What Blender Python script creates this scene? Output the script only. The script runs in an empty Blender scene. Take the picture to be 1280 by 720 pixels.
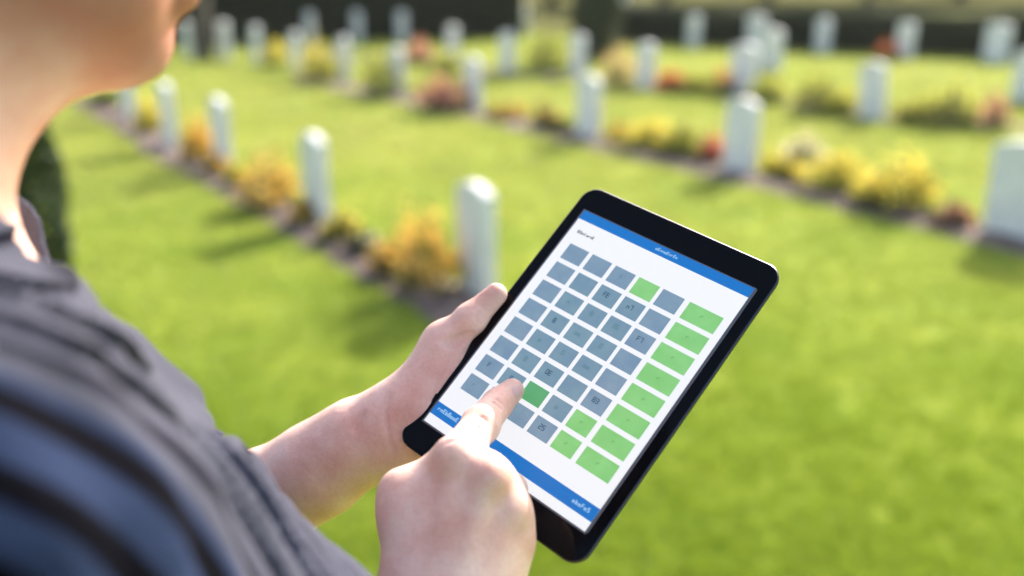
import bpy, math, random
import numpy as np
from mathutils import Vector, Matrix, noise as mnoise

# ------------------------------------------------------------------ camera
F = 1250.0                      # focal length in pixels of the 1280 wide photograph
HC = 2.17                       # camera height above the lawn
PITCH = math.atan(420.0 / F)
CP, SP = math.cos(PITCH), math.sin(PITCH)
SC = bpy.context.scene
COL = SC.collection
cam_d = bpy.data.cameras.new("camera")
cam_d.sensor_width = 36.0
cam_d.lens = 36.0 * F / 1280.0
cam_d.clip_start = 0.02
cam_d.clip_end = 400.0
cam_d.dof.use_dof = True
cam_d.dof.focus_distance = 0.685
cam_d.dof.aperture_fstop = 2.4
cam_o = bpy.data.objects.new("camera", cam_d)
COL.objects.link(cam_o)
cam_o.location = (0, 0, HC)
cam_o.rotation_euler = (math.pi / 2 - PITCH, 0, 0)
SC.camera = cam_o

# ------------------------------------------------------------------ light
SUN_AZ = math.radians(33)       # from +Y towards +X
SUN_EL = math.radians(32)
world = bpy.data.worlds.new("World")
SC.world = world
world.use_nodes = True
wn = world.node_tree
bg = wn.nodes["Background"]
sky = wn.nodes.new("ShaderNodeTexSky")
sky.sky_type = 'NISHITA'
sky.sun_disc = False
sky.sun_elevation = SUN_EL
sky.sun_rotation = SUN_AZ
sky.dust_density = 4.0
sky.ozone_density = 0.5
wn.links.new(sky.outputs[0], bg.inputs[0])
bg.inputs[1].default_value = 0.135
sl = bpy.data.lights.new("sun", 'SUN')
sl.energy = 2.95
sl.angle = math.radians(0.6)
sl.color = (1.0, 0.95, 0.86)
so = bpy.data.objects.new("sun", sl)
COL.objects.link(so)
sd = Vector((math.sin(SUN_AZ) * math.cos(SUN_EL), math.cos(SUN_AZ) * math.cos(SUN_EL), math.sin(SUN_EL)))
so.rotation_euler = sd.to_track_quat('Z', 'Y').to_euler()
so.location = sd * 30
vs = SC.view_settings
vs.view_transform = 'Standard'
vs.look = 'None'
vs.gamma = 1
vs.use_curve_mapping = False
vs.exposure = 1.68

# ------------------------------------------------------------------ helpers
def c2w(c):                           # camera space (x right, y down, z forward) -> world
    return np.array([c[0], c[2] * CP - c[1] * SP, HC - c[2] * SP - c[1] * CP])
def P(px, py, d):                     # photo pixel at a depth along the lens axis
    return c2w(((px - 640) / F * d, (py - 360) / F * d, d))
def G(px, py, z=0.0):                 # photo pixel on the ground
    c = c2w(((px - 640) / F, (py - 360) / F, 1.0)) - np.array([0, 0, HC])
    s = (z - HC) / c[2]
    return c[0] * s, c[1] * s

def tag(o, label=None, cat=None, group=None, kind=None):
    if label: o["label"] = label
    if cat: o["category"] = cat
    if group: o["group"] = group
    if kind: o["kind"] = kind
    return o
def empty(name, loc):
    o = bpy.data.objects.new(name, None)
    o.empty_display_size = 0.1
    o.location = loc
    COL.objects.link(o)
    return o
def setpar(o, par):
    if par is not None:
        o.parent = par
        bpy.context.view_layer.update()
        o.matrix_parent_inverse = par.matrix_world.inverted()
def npmesh(name, verts, faces, mats, parent=None, smooth=False, mi=None, corner=None):
    """verts Nx3, faces MxK array or list of lists"""
    me = bpy.data.meshes.new(name)
    verts = np.asarray(verts, dtype=np.float32)
    if isinstance(faces, np.ndarray):
        k = faces.shape[1]
        me.vertices.add(len(verts)); me.vertices.foreach_set("co", verts.ravel())
        me.loops.add(faces.size); me.loops.foreach_set("vertex_index", faces.astype(np.int32).ravel())
        me.polygons.add(len(faces))
        me.polygons.foreach_set("loop_start", np.arange(0, faces.size, k, dtype=np.int32))
        me.update(calc_edges=True)
    else:
        me.from_pydata([tuple(map(float, v)) for v in verts], [], faces)
        me.update()
    for m in (mats if isinstance(mats, (list, tuple)) else [mats]):
        me.materials.append(m)
    if mi is not None:
        me.polygons.foreach_set("material_index", np.asarray(mi, dtype=np.int32))
    if smooth:
        me.polygons.foreach_set("use_smooth", np.ones(len(me.polygons), dtype=bool))
    o = bpy.data.objects.new(name, me)
    COL.objects.link(o)
    setpar(o, parent)
    return o

def mat(name, color, rough=0.6, **kw):
    m = bpy.data.materials.new(name); m.use_nodes = True
    b = m.node_tree.nodes["Principled BSDF"]
    b.inputs["Base Color"].default_value = (*color, 1)
    b.inputs["Roughness"].default_value = rough
    for k, v in kw.items():
        b.inputs[k.replace("_", " ")].default_value = v
    return m
def nd(m, t, **kw):
    n = m.node_tree.nodes.new(t)
    for k, v in kw.items(): setattr(n, k, v)
    return n
def lk(m, a, b): m.node_tree.links.new(a, b)
def bsdf(m): return m.node_tree.nodes["Principled BSDF"]
def noise_col(m, scale, c1, c2, detail=4, coord="Object", lo=0.35, hi=0.65, target="Base Color"):
    tc = nd(m, "ShaderNodeTexCoord"); n = nd(m, "ShaderNodeTexNoise")
    n.inputs["Scale"].default_value = scale; n.inputs["Detail"].default_value = detail
    r = nd(m, "ShaderNodeValToRGB")
    r.color_ramp.elements[0].position = lo; r.color_ramp.elements[1].position = hi
    r.color_ramp.elements[0].color = (*c1, 1); r.color_ramp.elements[1].color = (*c2, 1)
    lk(m, tc.outputs[coord], n.inputs["Vector"]); lk(m, n.outputs["Fac"], r.inputs["Fac"])
    if target: lk(m, r.outputs["Color"], bsdf(m).inputs[target])
    return tc, n, r
def bump(m, scale, strength, dist=0.001, coord="Object", prev=None, tex="ShaderNodeTexNoise"):
    tc = nd(m, "ShaderNodeTexCoord"); n = nd(m, tex)
    n.inputs["Scale"].default_value = scale
    if tex == "ShaderNodeTexNoise": n.inputs["Detail"].default_value = 5
    b = nd(m, "ShaderNodeBump"); b.inputs["Strength"].default_value = strength; b.inputs["Distance"].default_value = dist
    lk(m, tc.outputs[coord], n.inputs["Vector"]); lk(m, n.outputs[0], b.inputs["Height"])
    if prev is not None: lk(m, prev.outputs[0], b.inputs["Normal"])
    lk(m, b.outputs[0], bsdf(m).inputs["Normal"])
    return b

# leafy material: diffuse + translucent, colour jittered per leaf by a vertex attribute
def leafmat(name, c1, c2, trans=0.35, gain=1.3, rough=0.55):
    m = bpy.data.materials.new(name); m.use_nodes = True
    nt = m.node_tree; p = bsdf(m)
    at = nd(m, "ShaderNodeAttribute", attribute_name="var")
    r = nd(m, "ShaderNodeValToRGB")
    r.color_ramp.elements[0].color = (*c1, 1); r.color_ramp.elements[1].color = (*c2, 1)
    lk(m, at.outputs["Fac"], r.inputs["Fac"]); lk(m, r.outputs["Color"], p.inputs["Base Color"])
    p.inputs["Roughness"].default_value = rough
    p.inputs["Specular IOR Level"].default_value = 0.3
    t = nd(m, "ShaderNodeBsdfTranslucent")
    mx = nd(m, "ShaderNodeMixShader"); mx.inputs[0].default_value = trans
    mu = nd(m, "ShaderNodeMix", data_type='RGBA', blend_type='MULTIPLY'); mu.inputs[0].default_value = 1
    lk(m, r.outputs["Color"], mu.inputs[6]); mu.inputs[7].default_value = (gain, gain, gain * 0.7, 1)
    lk(m, mu.outputs[2], t.inputs["Color"])
    lk(m, p.outputs[0], mx.inputs[1]); lk(m, t.outputs[0], mx.inputs[2])
    lk(m, mx.outputs[0], nt.nodes["Material Output"].inputs["Surface"])
    return m

def leaf_cloud(rng, pts, size, aspect=0.5, up=0.0):
    """quads (diamond leaves) at the given points with random orientation"""
    n = len(pts)
    d = rng.normal(size=(n, 3)); d[:, 2] += up; d /= np.linalg.norm(d, axis=1)[:, None]
    e = rng.normal(size=(n, 3)); e -= (e * d).sum(1)[:, None] * d; e /= np.linalg.norm(e, axis=1)[:, None]
    s = (size * rng.uniform(0.6, 1.3, n))[:, None]
    a = pts - d * s * .5; b = pts + e * s * aspect * .5; c = pts + d * s * .5; f = pts - e * s * aspect * .5
    v = np.stack([a, b, c, f], 1).reshape(-1, 3)
    return v, np.arange(4 * n).reshape(-1, 4)
def set_var(o, perface, k):
    at = o.data.attributes.new("var", 'FLOAT', 'POINT')
    at.data.foreach_set("value", np.repeat(perface, k).astype(np.float32))

# ------------------------------------------------------------------ signed distance meshing
BIG = 9.0
class Cone:
    def __init__(s, a, b, ra, rb):
        s.a = np.asarray(a, float); s.b = np.asarray(b, float); s.ra, s.rb = ra, rb
        s.c = (s.a + s.b) / 2; s.R = np.linalg.norm(s.a - s.b) / 2 + max(ra, rb)
        s.ab = s.b - s.a; s.l2 = max(float(s.ab @ s.ab), 1e-12)
    def __call__(s, p):
        t = np.clip((p - s.a) @ s.ab / s.l2, 0, 1)
        return np.linalg.norm(p - (s.a + t[:, None] * s.ab), axis=1) - (s.ra + t * (s.rb - s.ra))
class Ell:
    def __init__(s, c, r, axes=None):
        s.c = np.asarray(c, float); s.r = np.asarray(r, float)
        s.M = np.eye(3) if axes is None else np.asarray(axes, float)   # rows = local axes
        s.R = max(r)
    def __call__(s, p):
        q = (p - s.c) @ s.M.T
        k0 = np.linalg.norm(q / s.r, axis=1); k1 = np.linalg.norm(q / (s.r ** 2), axis=1)
        return k0 * (k0 - 1) / np.maximum(k1, 1e-9)
def smin(a, b, k):
    h = np.maximum(k - np.abs(a - b), 0) / k
    return np.minimum(a, b) - h * h * k * 0.25
def smax(a, b, k): return -smin(-a, -b, k)
class Group:
    """items: (prim, k); digits: list of lists of (prim,k) each blended to base with kj but not with one another"""
    def __init__(s, base, digits=(), kj=0.006, cuts=(), k0=0.0015):
        s.base, s.digits, s.kj, s.cuts, s.k0 = base, digits, kj, cuts, k0
    def near(s, lst, c, R):
        return [(q, k) for q, k in lst if np.linalg.norm(q.c - c) < q.R + R + 0.02 + k]
    def local(s, c, R):
        base = s.near(s.base, c, R); dg = [s.near(d, c, R) for d in s.digits]; dg = [d for d in dg if d]
        cuts = s.near(s.cuts, c, R)
        if not base and not dg: return None
        def f(p):
            D = None
            for q, k in base: D = q(p) if D is None else smin(D, q(p), k)
            B = D
            for d in dg:
                E_ = None
                for q, k in d: E_ = q(p) if E_ is None else smin(E_, q(p), k)
                if B is not None: E_ = smin(B, E_, s.kj)
                D = E_ if D is None else np.minimum(D, E_)
            for q, k in cuts: D = smax(D, -q(p), k)
            return D
        return f
def surface_nets(fields, lo, hi, h, post=None, B=20):
    """fields: Group(s) min'ed;  post(p, d) -> d extra modification"""
    lo = np.asarray(lo, float); hi = np.asarray(hi, float)
    nb = np.ceil((hi - lo) / (h * B)).astype(int)
    NX, NY, NZ = nb * B + 2
    rad = h * B * math.sqrt(3) / 2 + h * 2
    g = np.arange(B + 1)
    gx, gy, gz = np.meshgrid(g, g, g, indexing='ij')
    gl = np.stack([gx, gy, gz], -1).reshape(-1, 3)
    keys, pos, quads = [], [], []
    def cid(ix, iy, iz): return (ix.astype(np.int64) * NY + iy) * NZ + iz
    for bx in range(nb[0]):
        for by in range(nb[1]):
            for bz in range(nb[2]):
                o = np.array([bx, by, bz]) * B
                c = lo + (o + B / 2) * h
                f = fields.local(c, rad)
                if f is None: continue
                dc = f(c[None, :])
                if post: dc = post(c[None, :], dc)
                if abs(dc[0]) > rad + 0.02: continue
                p = lo + (gl + o) * h
                D = f(p)
                if post: D = post(p, D)
                D = D.reshape(B + 1, B + 1, B + 1)
                if D.min() > 0 or D.max() < 0: continue
                ins = D < 0
                # cells
                cnt = np.zeros((B, B, B)); acc = np.zeros((B, B, B, 3))
                def edge(sa, sb, base_off, ax):
                    da, db = D[sa], D[sb]
                    cr = (da < 0) != (db < 0)
                    t = np.where(cr, da / np.where(cr, da - db, 1), 0)
                    w = cr.astype(float); cnt[...] += w
                    for k in range(3):
                        acc[..., k] += w * (base_off[k] + (t if k == ax else 0))
                S = lambda i, j, k: (slice(i, B + i), slice(j, B + j), slice(k, B + k))
                for i in (0, 1):
                    for j in (0, 1):
                        edge(S(0, i, j), S(1, i, j), (0, i, j), 0)
                        edge(S(i, 0, j), S(i, 1, j), (i, 0, j), 1)
                        edge(S(i, j, 0), S(i, j, 1), (i, j, 0), 2)
                m = cnt > 0
                idx = np.argwhere(m)
                if len(idx) == 0: continue
                v = lo + (idx + o + acc[m] / cnt[m][:, None]) * h
                for it in range(2):                       # project on to the surface
                    e = h * .5
                    dv = f(v) if not post else post(v, f(v))
                    gr = np.zeros_like(v)
                    for k in range(3):
                        q = v.copy(); q[:, k] += e
                        dq = f(q) if not post else post(q, f(q))
                        gr[:, k] = (dq - dv) / e
                    gn = (gr ** 2).sum(1) + 1e-9
                    step = (dv / np.maximum(gn, .25))[:, None] * gr
                    ln = np.linalg.norm(step, axis=1)[:, None]
                    v = v - step * np.minimum(1, h * .8 / np.maximum(ln, 1e-9))
                w = idx + o + 1
                keys.append(cid(w[:, 0], w[:, 1], w[:, 2])); pos.append(v)
                # faces from edges starting at local corner (0..B-1)
                for ax in range(3):
                    sb = [slice(0, B)] * 3; sb[ax] = slice(1, B + 1)
                    a = ins[:B, :B, :B]; b = ins[tuple(sb)]
                    cr = np.argwhere(a != b)
                    if len(cr) == 0: continue
                    flip = a[cr[:, 0], cr[:, 1], cr[:, 2]]
                    w = cr + o + 1
                    u, vv = (ax + 1) % 3, (ax + 2) % 3
                    q = []
                    for du, dv_ in ((-1, -1), (0, -1), (0, 0), (-1, 0)):
                        z = w.copy(); z[:, u] += du; z[:, vv] += dv_
                        q.append(cid(z[:, 0], z[:, 1], z[:, 2]))
                    q = np.stack(q, 1)
                    q[~flip] = q[~flip][:, ::-1]
                    quads.append(q)
    keys = np.concatenate(keys); pos = np.concatenate(pos); quads = np.concatenate(quads)
    order = np.argsort(keys); ks = keys[order]
    ii = np.searchsorted(ks, quads); ii = np.clip(ii, 0, len(ks) - 1)
    ok = (ks[ii] == quads).all(1)
    return pos[order], ii[ok]

# ------------------------------------------------------------------ ground
def sstep(t):
    t = np.clip(t, 0, 1); return t * t * (3 - 2 * t)
def gz(x, y):
    return 0.57 * (1 - sstep((np.asarray(y, float) - 0.9) / 1.9)) + 0 * np.asarray(x, float)

M_lawn = mat("lawn_soil", (0.15, 0.2, 0.03), 0.9)
M_lawn.node_tree.nodes["Principled BSDF"].inputs["Specular IOR Level"].default_value = 0.05
tc, n1, r1 = noise_col(M_lawn, 1.1, (0.14, 0.21, 0.018), (0.30, 0.335, 0.05), 8, lo=0.38, hi=0.64, target=None)
n2 = nd(M_lawn, "ShaderNodeTexNoise"); n2.inputs["Scale"].default_value = 11; n2.inputs["Detail"].default_value = 8
r2 = nd(M_lawn, "ShaderNodeValToRGB")
r2.color_ramp.elements[0].position = 0.36; r2.color_ramp.elements[0].color = (0.66, 0.72, 0.6, 1)
r2.color_ramp.elements[1].position = 0.56; r2.color_ramp.elements[1].color = (1, 1, 1, 1)
mx = nd(M_lawn, "ShaderNodeMix", data_type='RGBA', blend_type='MULTIPLY'); mx.inputs[0].default_value = 1
lk(M_lawn, tc.outputs["Object"], n2.inputs["Vector"]); lk(M_lawn, n2.outputs["Fac"], r2.inputs["Fac"])
lk(M_lawn, r1.outputs["Color"], mx.inputs[6]); lk(M_lawn, r2.outputs["Color"], mx.inputs[7])
lk(M_lawn, mx.outputs[2], bsdf(M_lawn).inputs["Base Color"])
bump(M_lawn, 60, 0.6, 0.02)

xs = np.concatenate([np.linspace(-140, -12, 24), np.linspace(-11, 15, 80), np.linspace(17, 140, 24)])
ys = np.concatenate([np.linspace(-60, -2, 14), np.linspace(-1.5, 4, 56), np.linspace(4.5, 32, 50), np.linspace(35, 240, 30)])
X, Y = np.meshgrid(xs, ys, indexing='ij')
Z = gz(X, Y)
V = np.stack([X, Y, Z], -1).reshape(-1, 3)
nx, ny = len(xs), len(ys)
i, j = np.meshgrid(np.arange(nx - 1), np.arange(ny - 1), indexing='ij')
a = (i * ny + j).ravel()
Fq = np.stack([a, a + ny, a + ny + 1, a + 1], 1)
tag(npmesh("lawn", V, Fq, M_lawn, smooth=True), kind="structure")

M_field = mat("rough_field_grass", (0.1, 0.1, 0.04), 0.95); noise_col(M_field, .9, (0.05, 0.06, 0.02), (0.17, 0.16, 0.07), 8)
fp = [G(652, 42), (G(742, 47)[0], G(742, 47)[1] + .7), (G(1500, 80)[0], G(1500, 80)[1] + .8), (110, 60), (110, 200), (-110, 200), (-110, 42), (G(652, 42)[0], 42)]
tag(npmesh("field", [(a_, b_, .006) for a_, b_ in fp], [list(range(len(fp)))], M_field), kind="structure")
bsdf(M_field).inputs["Specular IOR Level"].default_value = 0.0
# soil strips the headstones stand in
M_soil = mat("dug_soil", (0.11, 0.075, 0.055), 0.95)
noise_col(M_soil, 14, (0.07, 0.045, 0.038), (0.25, 0.18, 0.15), 6)
bump(M_soil, 40, 1.0, 0.03)
BEDS = []
def bed(pts, w):
    P2 = [np.array(G(*p)) for p in pts]
    BEDS.append((P2, w / 2))
    rs = np.random.default_rng(len(BEDS))
    vs_, fs = [], []
    k = 0
    for s in range(len(P2) - 1):
        A, B = P2[s], P2[s + 1]
        n = max(2, int(np.linalg.norm(B - A) / 0.15))
        for q in range(n + (s == len(P2) - 2)):
            t = q / n; c = A + (B - A) * t
            d = (B - A) / np.linalg.norm(B - A); nn = np.array([-d[1], d[0]])
            wl, wr = w / 2 * rs.uniform(.85, 1.15), w / 2 * rs.uniform(.85, 1.15)
            for off, z in ((-wl, 0.004), (-wl * .5, 0.03 + rs.uniform(0, .02)), (0, 0.035 + rs.uniform(0, .02)), (wr * .5, 0.03 + rs.uniform(0, .02)), (wr, 0.004)):
                vs_.append((*(c + nn * off), z))
            if k:
                for m in range(4):
                    b0 = (k - 1) * 5 + m; fs.append([b0, b0 + 1, b0 + 6, b0 + 5][::-1])
            k += 1
    tag(npmesh("soil_bed", vs_, fs, M_soil, smooth=True), kind="structure")
bed([(612, 410), (494, 342), (394, 287), (277, 222), (211, 190), (162, 155), (106, 126)], 0.52)
bed([(1420, 343), (1265, 303), (1100, 262), (920, 220), (735, 177), (592, 143), (497, 124), (380, 99)], 0.58)
bed([(1420, 180), (1272, 160), (1090, 148), (930, 120), (810, 110), (636, 92), (560, 80), (400, 66), (240, 55)], 0.45)

def in_bed(x, y, pad=0.0):
    m = np.zeros(len(x), bool); p = np.stack([x, y], 1)
    for P2, hw in BEDS:
        for s in range(len(P2) - 1):
            A, B = P2[s], P2[s + 1]; ab = B - A
            t = np.clip((p - A) @ ab / (ab @ ab), 0, 1)
            m |= np.linalg.norm(p - (A + t[:, None] * ab), axis=1) < hw + pad
    return m

# grass blades (nobody could count them)
rng = np.random.default_rng(7)
def grass(n, yr, xr, bl):
    if yr[1] > 6: yy = np.exp(rng.uniform(math.log(yr[0]), math.log(yr[1]), n)); xx = rng.uniform(-.62, .62, n) * yy + rng.uniform(-.4, .4, n)
    else: yy = rng.uniform(*yr, n); xx = rng.uniform(*xr, n)
    k = ~in_bed(xx, yy, -0.02); xx, yy = xx[k], yy[k]
    # lumpy turf: thinner, shorter grass in some spots
    n = len(xx)
    bx = np.repeat(xx, bl) + rng.normal(0, .02, n * bl) * (1 + np.repeat(yy, bl) * .05)
    by = np.repeat(yy, bl) + rng.normal(0, .02, n * bl) * (1 + np.repeat(yy, bl) * .05)
    N = n * bl
    sc = np.clip(by / 8, .7, 2.2)
    clump = np.repeat(rng.uniform(.6, 1.25, n), bl)
    hgt = rng.uniform(.02, .045, N) * clump * np.clip(sc, 1, 1.5)
    w = rng.uniform(.003, .0055, N) * sc
    th = rng.uniform(0, 2 * np.pi, N); lean = rng.normal(0, .6, (N, 2)) * hgt[:, None]
    z = gz(bx, by) - .002
    ca, sa = np.cos(th) * w, np.sin(th) * w
    v0 = np.stack([bx - ca, by - sa, z], 1); v1 = np.stack([bx + ca, by + sa, z], 1)
    v2 = np.stack([bx + lean[:, 0], by + lean[:, 1], z + hgt], 1)
    return np.stack([v0, v1, v2], 1).reshape(-1, 3), N, clump
g1, N1, c1 = grass(60000, (2.6, 28), None, 9)
g2, N2, c2 = grass(9000, (-.6, 2.7), (-2, 2.5), 9)
M_grass = leafmat("grass_blade", (0.115, 0.195, 0.014), (0.285, 0.35, 0.045), trans=0.36, gain=1.6, rough=0.5)
gr_ = [n for n in M_grass.node_tree.nodes if n.type == 'VALTORGB'][0]
gd_ = nd(M_grass, "ShaderNodeAttribute", attribute_name="far_veil"); gy_ = nd(M_grass, "ShaderNodeMix", data_type='RGBA')
for l_ in list(gr_.outputs["Color"].links):
    to = l_.to_socket; M_grass.node_tree.links.remove(l_); lk(M_grass, gy_.outputs[2], to)
lk(M_grass, gd_.outputs["Fac"], gy_.inputs[0]); lk(M_grass, gr_.outputs["Color"], gy_.inputs[6]); gy_.inputs[7].default_value = (0.345, 0.345, 0.115, 1)
go = npmesh("grass", np.concatenate([g1, g2]), np.arange(3 * (N1 + N2)).reshape(-1, 3), M_grass)
pv = np.clip(rng.normal(.5, .22, N1 + N2), 0, 1)
set_var(go, pv, 3)
gv_ = np.concatenate([g1, g2]).reshape(-1, 3, 3)[:, 0]
far_veil = np.clip((gv_[:, 1] - 4.5) / 7.0, 0, 1) * .85 * np.clip(.9 + .25 * np.sin(gv_[:, 0] * 1.3 + 1) * np.sin(gv_[:, 1] * .9) + rng.normal(0, .12, len(gv_)), 0, 1.1)  # blades pale with distance: haze and backlight put into the colour
ad_ = go.data.attributes.new("far_veil", 'FLOAT', 'POINT'); ad_.data.foreach_set("value", np.repeat(far_veil, 3).astype(np.float32))
tag(go, kind="stuff")

# ------------------------------------------------------------------ headstones
M_stone = mat("portland_stone", (0.6, 0.6, 0.6), 0.75)
noise_col(M_stone, 7, (0.68, 0.66, 0.635), (0.80, 0.78, 0.75), 6)
bump(M_stone, 90, 0.25, 0.003)
def headstone_mesh(w, h, t, rise=0.055):
    me = bpy.data.meshes.new("headstone")
    pts = [(-w / 2, -.12), (w / 2, -.12), (w / 2, h - rise)]
    n = 10
    for k in range(1, n):
        a = k / n; x = w / 2 - w * a
        pts.append((x, h - rise + rise * (1 - (2 * a - 1) ** 2)))
    pts.append((-w / 2, h - rise))
    import bmesh
    bm = bmesh.new()
    f = bm.faces.new([bm.verts.new((x, -t / 2, z)) for x, z in pts])
    r = bmesh.ops.extrude_face_region(bm, geom=[f])
    for v in r['geom']:
        if isinstance(v, bmesh.types.BMVert): v.co.y += t
    bmesh.ops.recalc_face_normals(bm, faces=bm.faces)
    ed = [e for e in bm.edges if e.calc_face_angle(0) > 0.9]
    bmesh.ops.bevel(bm, geom=ed, offset=.007, segments=2, affect='EDGES', profile=.5)
    bm.to_mesh(me); bm.free()
    me.materials.append(M_stone)
    for p in me.polygons: p.use_smooth = False
    return me
HS = {"n": headstone_mesh(.39, .77, .09), "w": headstone_mesh(.52, .79, .10), "s": headstone_mesh(.36, .55, .09)}
ROW_ANG = math.atan2(7.85, -5.07)
def stone(px, py, kind, label, group, tilt=0.0, ang=None):
    x, y = G(px, py)
    o = bpy.data.objects.new("headstone", HS[kind]); COL.objects.link(o)
    o.location = (x, y, 0.0)
    o.rotation_euler = (random.Random(px).uniform(-.015, .015), tilt, (ROW_ANG if ang is None else ang) + random.Random(py).uniform(-.05, .05))
    tag(o, label, "headstone", group)
g1_, g2_, g3_, g4_ = "headstones of the nearest bed on the left", "headstones of the second bed", "headstones of the third bed", "headstones of the farthest row by the hedge"
stone(596, 370, "n", "white headstone nearest the camera, standing just above the thumb on the tablet", g1_)
stone(399, 280, "n", "second nearest headstone of the left bed, between the orange bush and a small yellow plant", g1_)
stone(281, 214, "n", "third headstone of the left bed, slim and pale, left of the broad orange bush", g1_)
stone(215, 187, "n", "fourth headstone of the left bed, between a yellow plant and an amber plant", g1_)
stone(163, 150, "n", "fifth headstone of the left bed, its top by the person's chin", g1_)
stone(1268, 300, "w", "large pale headstone cut by the right edge of the photo, nearest of the second bed", g2_)
stone(923, 217, "n", "pale headstone right of the small red plant, tall with a bright top", g2_)
stone(735, 174, "n", "pale headstone standing alone left of the yellow flowers, in front of the dark conifer", g2_)
stone(592, 139, "n", "pale headstone immediately right of the pink flowering plant", g2_)
stone(498, 121, "n", "pale headstone right of the dark based olive shrub, under the pink blossom", g2_)
stone(431, 102, "n", "pale headstone between the yellow plant and the olive shrub", g2_)
stone(372, 92, "n", "dim headstone left of the yellow plant, last of the second bed", g2_)
stone(1284, 128, "w", "broad grey headstone at the right edge behind the reddish plant", g3_)
stone(1090, 150, "n", "leaning pale headstone with a bright top, between two olive shrubs on the right", g3_, tilt=.10)
stone(928, 118, "w", "grey headstone directly behind the bright topped one beside the small red plant", g3_)
stone(806, 112, "n", "pale headstone immediately left of the red orange flowers", g3_)
stone(722, 97, "n", "pale headstone just left of the dark conifer's foot", g3_)
stone(634, 92, "n", "pale headstone left of the yellow green bush in the middle distance", g3_)
stone(566, 80, "n", "faint headstone of the third bed, right of the pink blossom", g3_)
stone(322, 80, "n", "headstone of the third bed standing in front of another one at the left", g3_)
stone(282, 74, "w", "broad faint headstone just right of the brown tree trunk", g3_)
stone(236, 72, "n", "faint headstone between the person's chin and the brown tree trunk", g3_)
stone(322, 50, "n", "far headstone before the dark hedge, first from the left in the back row", g4_)
stone(357, 44, "s", "short far headstone, second from the left in the back row", g4_)
stone(388, 54, "n", "far headstone of the overlapping pair, the left one", g4_)
stone(411, 50, "n", "far headstone of the overlapping pair, the right one", g4_)
stone(447, 52, "n", "far headstone before the hedge, right of the overlapping pair", g4_)
stone(503, 52, "n", "far headstone before the hedge above the pink blossom", g4_)
stone(562, 44, "n", "far headstone before the hedge, left of two evenly spaced ones", g4_)
stone(605, 44, "n", "far headstone at the left hedge, second from its right end", g4_)
stone(655, 42, "n", "far headstone at the right end of the left hedge", g4_)
stone(803, 48, "n", "far headstone before the low hedge, first right of the dark conifer", g4_)
stone(866, 60, "n", "far rounded headstone before the low hedge, second right of the dark conifer", g4_)
stone(944, 62, "w", "broad far headstone touching a nearer one, before the low hedge", g4_)
stone(962, 88, "w", "broad pale headstone in front of the broad far one", g4_)
stone(1027, 66, "n", "far narrow headstone before the low hedge, right of the broad pair", g4_)
stone(1129, 74, "n", "far headstone showing above the leaning one", g4_)
stone(1243, 78, "w", "far headstone before the low hedge, nearest the right edge", g4_)
stone(778, 9, "w", "bright white headstone beyond the hedge at the top edge of the photo", g4_)

# ------------------------------------------------------------------ flowers
M_leafs = {
 "green": leafmat("leaf_green", (0.05, 0.08, 0.02), (0.16, 0.21, 0.05)),
 "olive": leafmat("leaf_olive", (0.05, 0.06, 0.015), (0.22, 0.22, 0.05)),
 "dark": leafmat("leaf_dark", (0.015, 0.025, 0.01), (0.05, 0.07, 0.02)),
}
M_bl = {
 "yellow": leafmat("petal_yellow", (0.72, 0.54, 0.05), (0.88, 0.78, 0.20), .4, 1.2),
 "orange": leafmat("petal_orange", (0.70, 0.36, 0.06), (0.86, 0.60, 0.18), .4, 1.2),
 "lime": leafmat("petal_lime", (0.38, 0.36, 0.05), (0.62, 0.60, 0.14), .4, 1.2),
 "pink": leafmat("petal_pink", (0.70, 0.20, 0.20), (0.85, 0.48, 0.44), .4, 1.2),
 "red": leafmat("petal_red", (0.62, 0.10, 0.10), (0.80, 0.28, 0.24), .4, 1.2),
 "coral": leafmat("petal_coral", (0.75, 0.12, 0.05), (0.85, 0.34, 0.16), .4, 1.2),
 "peach": leafmat("petal_peach", (0.75, 0.45, 0.25), (0.85, 0.70, 0.45), .4, 1.2),
 "cream": leafmat("petal_cream", (0.70, 0.62, 0.45), (0.85, 0.80, 0.66), .4, 1.2),
}
def plant(px, py, wpx, hpx, leaf, bl, dens, name, label, cat="plant", grp="low plants of the flower beds"):
    x, y = G(px, py)
    dep = y * CP + HC * SP
    wpx = wpx * 1.12; hpx = hpx * .9; R = wpx / 2 / F * dep; H = hpx / F * dep / 0.97
    rg = np.random.default_rng(px * 7 + py)
    root = empty(name, (x, y, 0.03))
    n = int(380 + 700 * R * 2)
    def dome(n, lo=0.25):
        u = rg.normal(size=(n, 3)); u[:, 2] = np.abs(u[:, 2]); u /= np.linalg.norm(u, axis=1)[:, None]
        s = rg.uniform(lo, 1.0, n) ** .5
        ph = np.arctan2(u[:, 1], u[:, 0])
        lump = 1 + .24 * np.sin(2 * ph + px) + .16 * np.sin(5 * ph + py) + .12 * rg.normal(size=n)
        return np.stack([x + u[:, 0] * R * s * lump, y + u[:, 1] * R * s * lump, .03 + u[:, 2] * H * s * (1 + .22 * np.sin(4 * ph + px * 1.7) + .14 * rg.normal(size=n))], 1)
    v, f = leaf_cloud(rg, dome(n, .05), .045 + .05 * R, .45, .5)
    o = npmesh("foliage", v, f, M_leafs[leaf], root); set_var(o, rg.uniform(0, 1, len(f)), 4)
    # stems
    if bl:
        pts = dome(int(n * dens), .55)
        pts = pts[pts[:, 2] > .03 + H * .22]
        v, f = leaf_cloud(rg, pts, .04 + .03 * R, .8, .2)
        o = npmesh("blossom", v, f, M_bl[bl], root); set_var(o, rg.uniform(0, 1, len(f)), 4)
    tag(root, label, cat, grp)
plant(531, 366, 78, 100, "olive", "orange", .9, "flowering_plant", "tall airy orange plant left of the nearest headstone")
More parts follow.
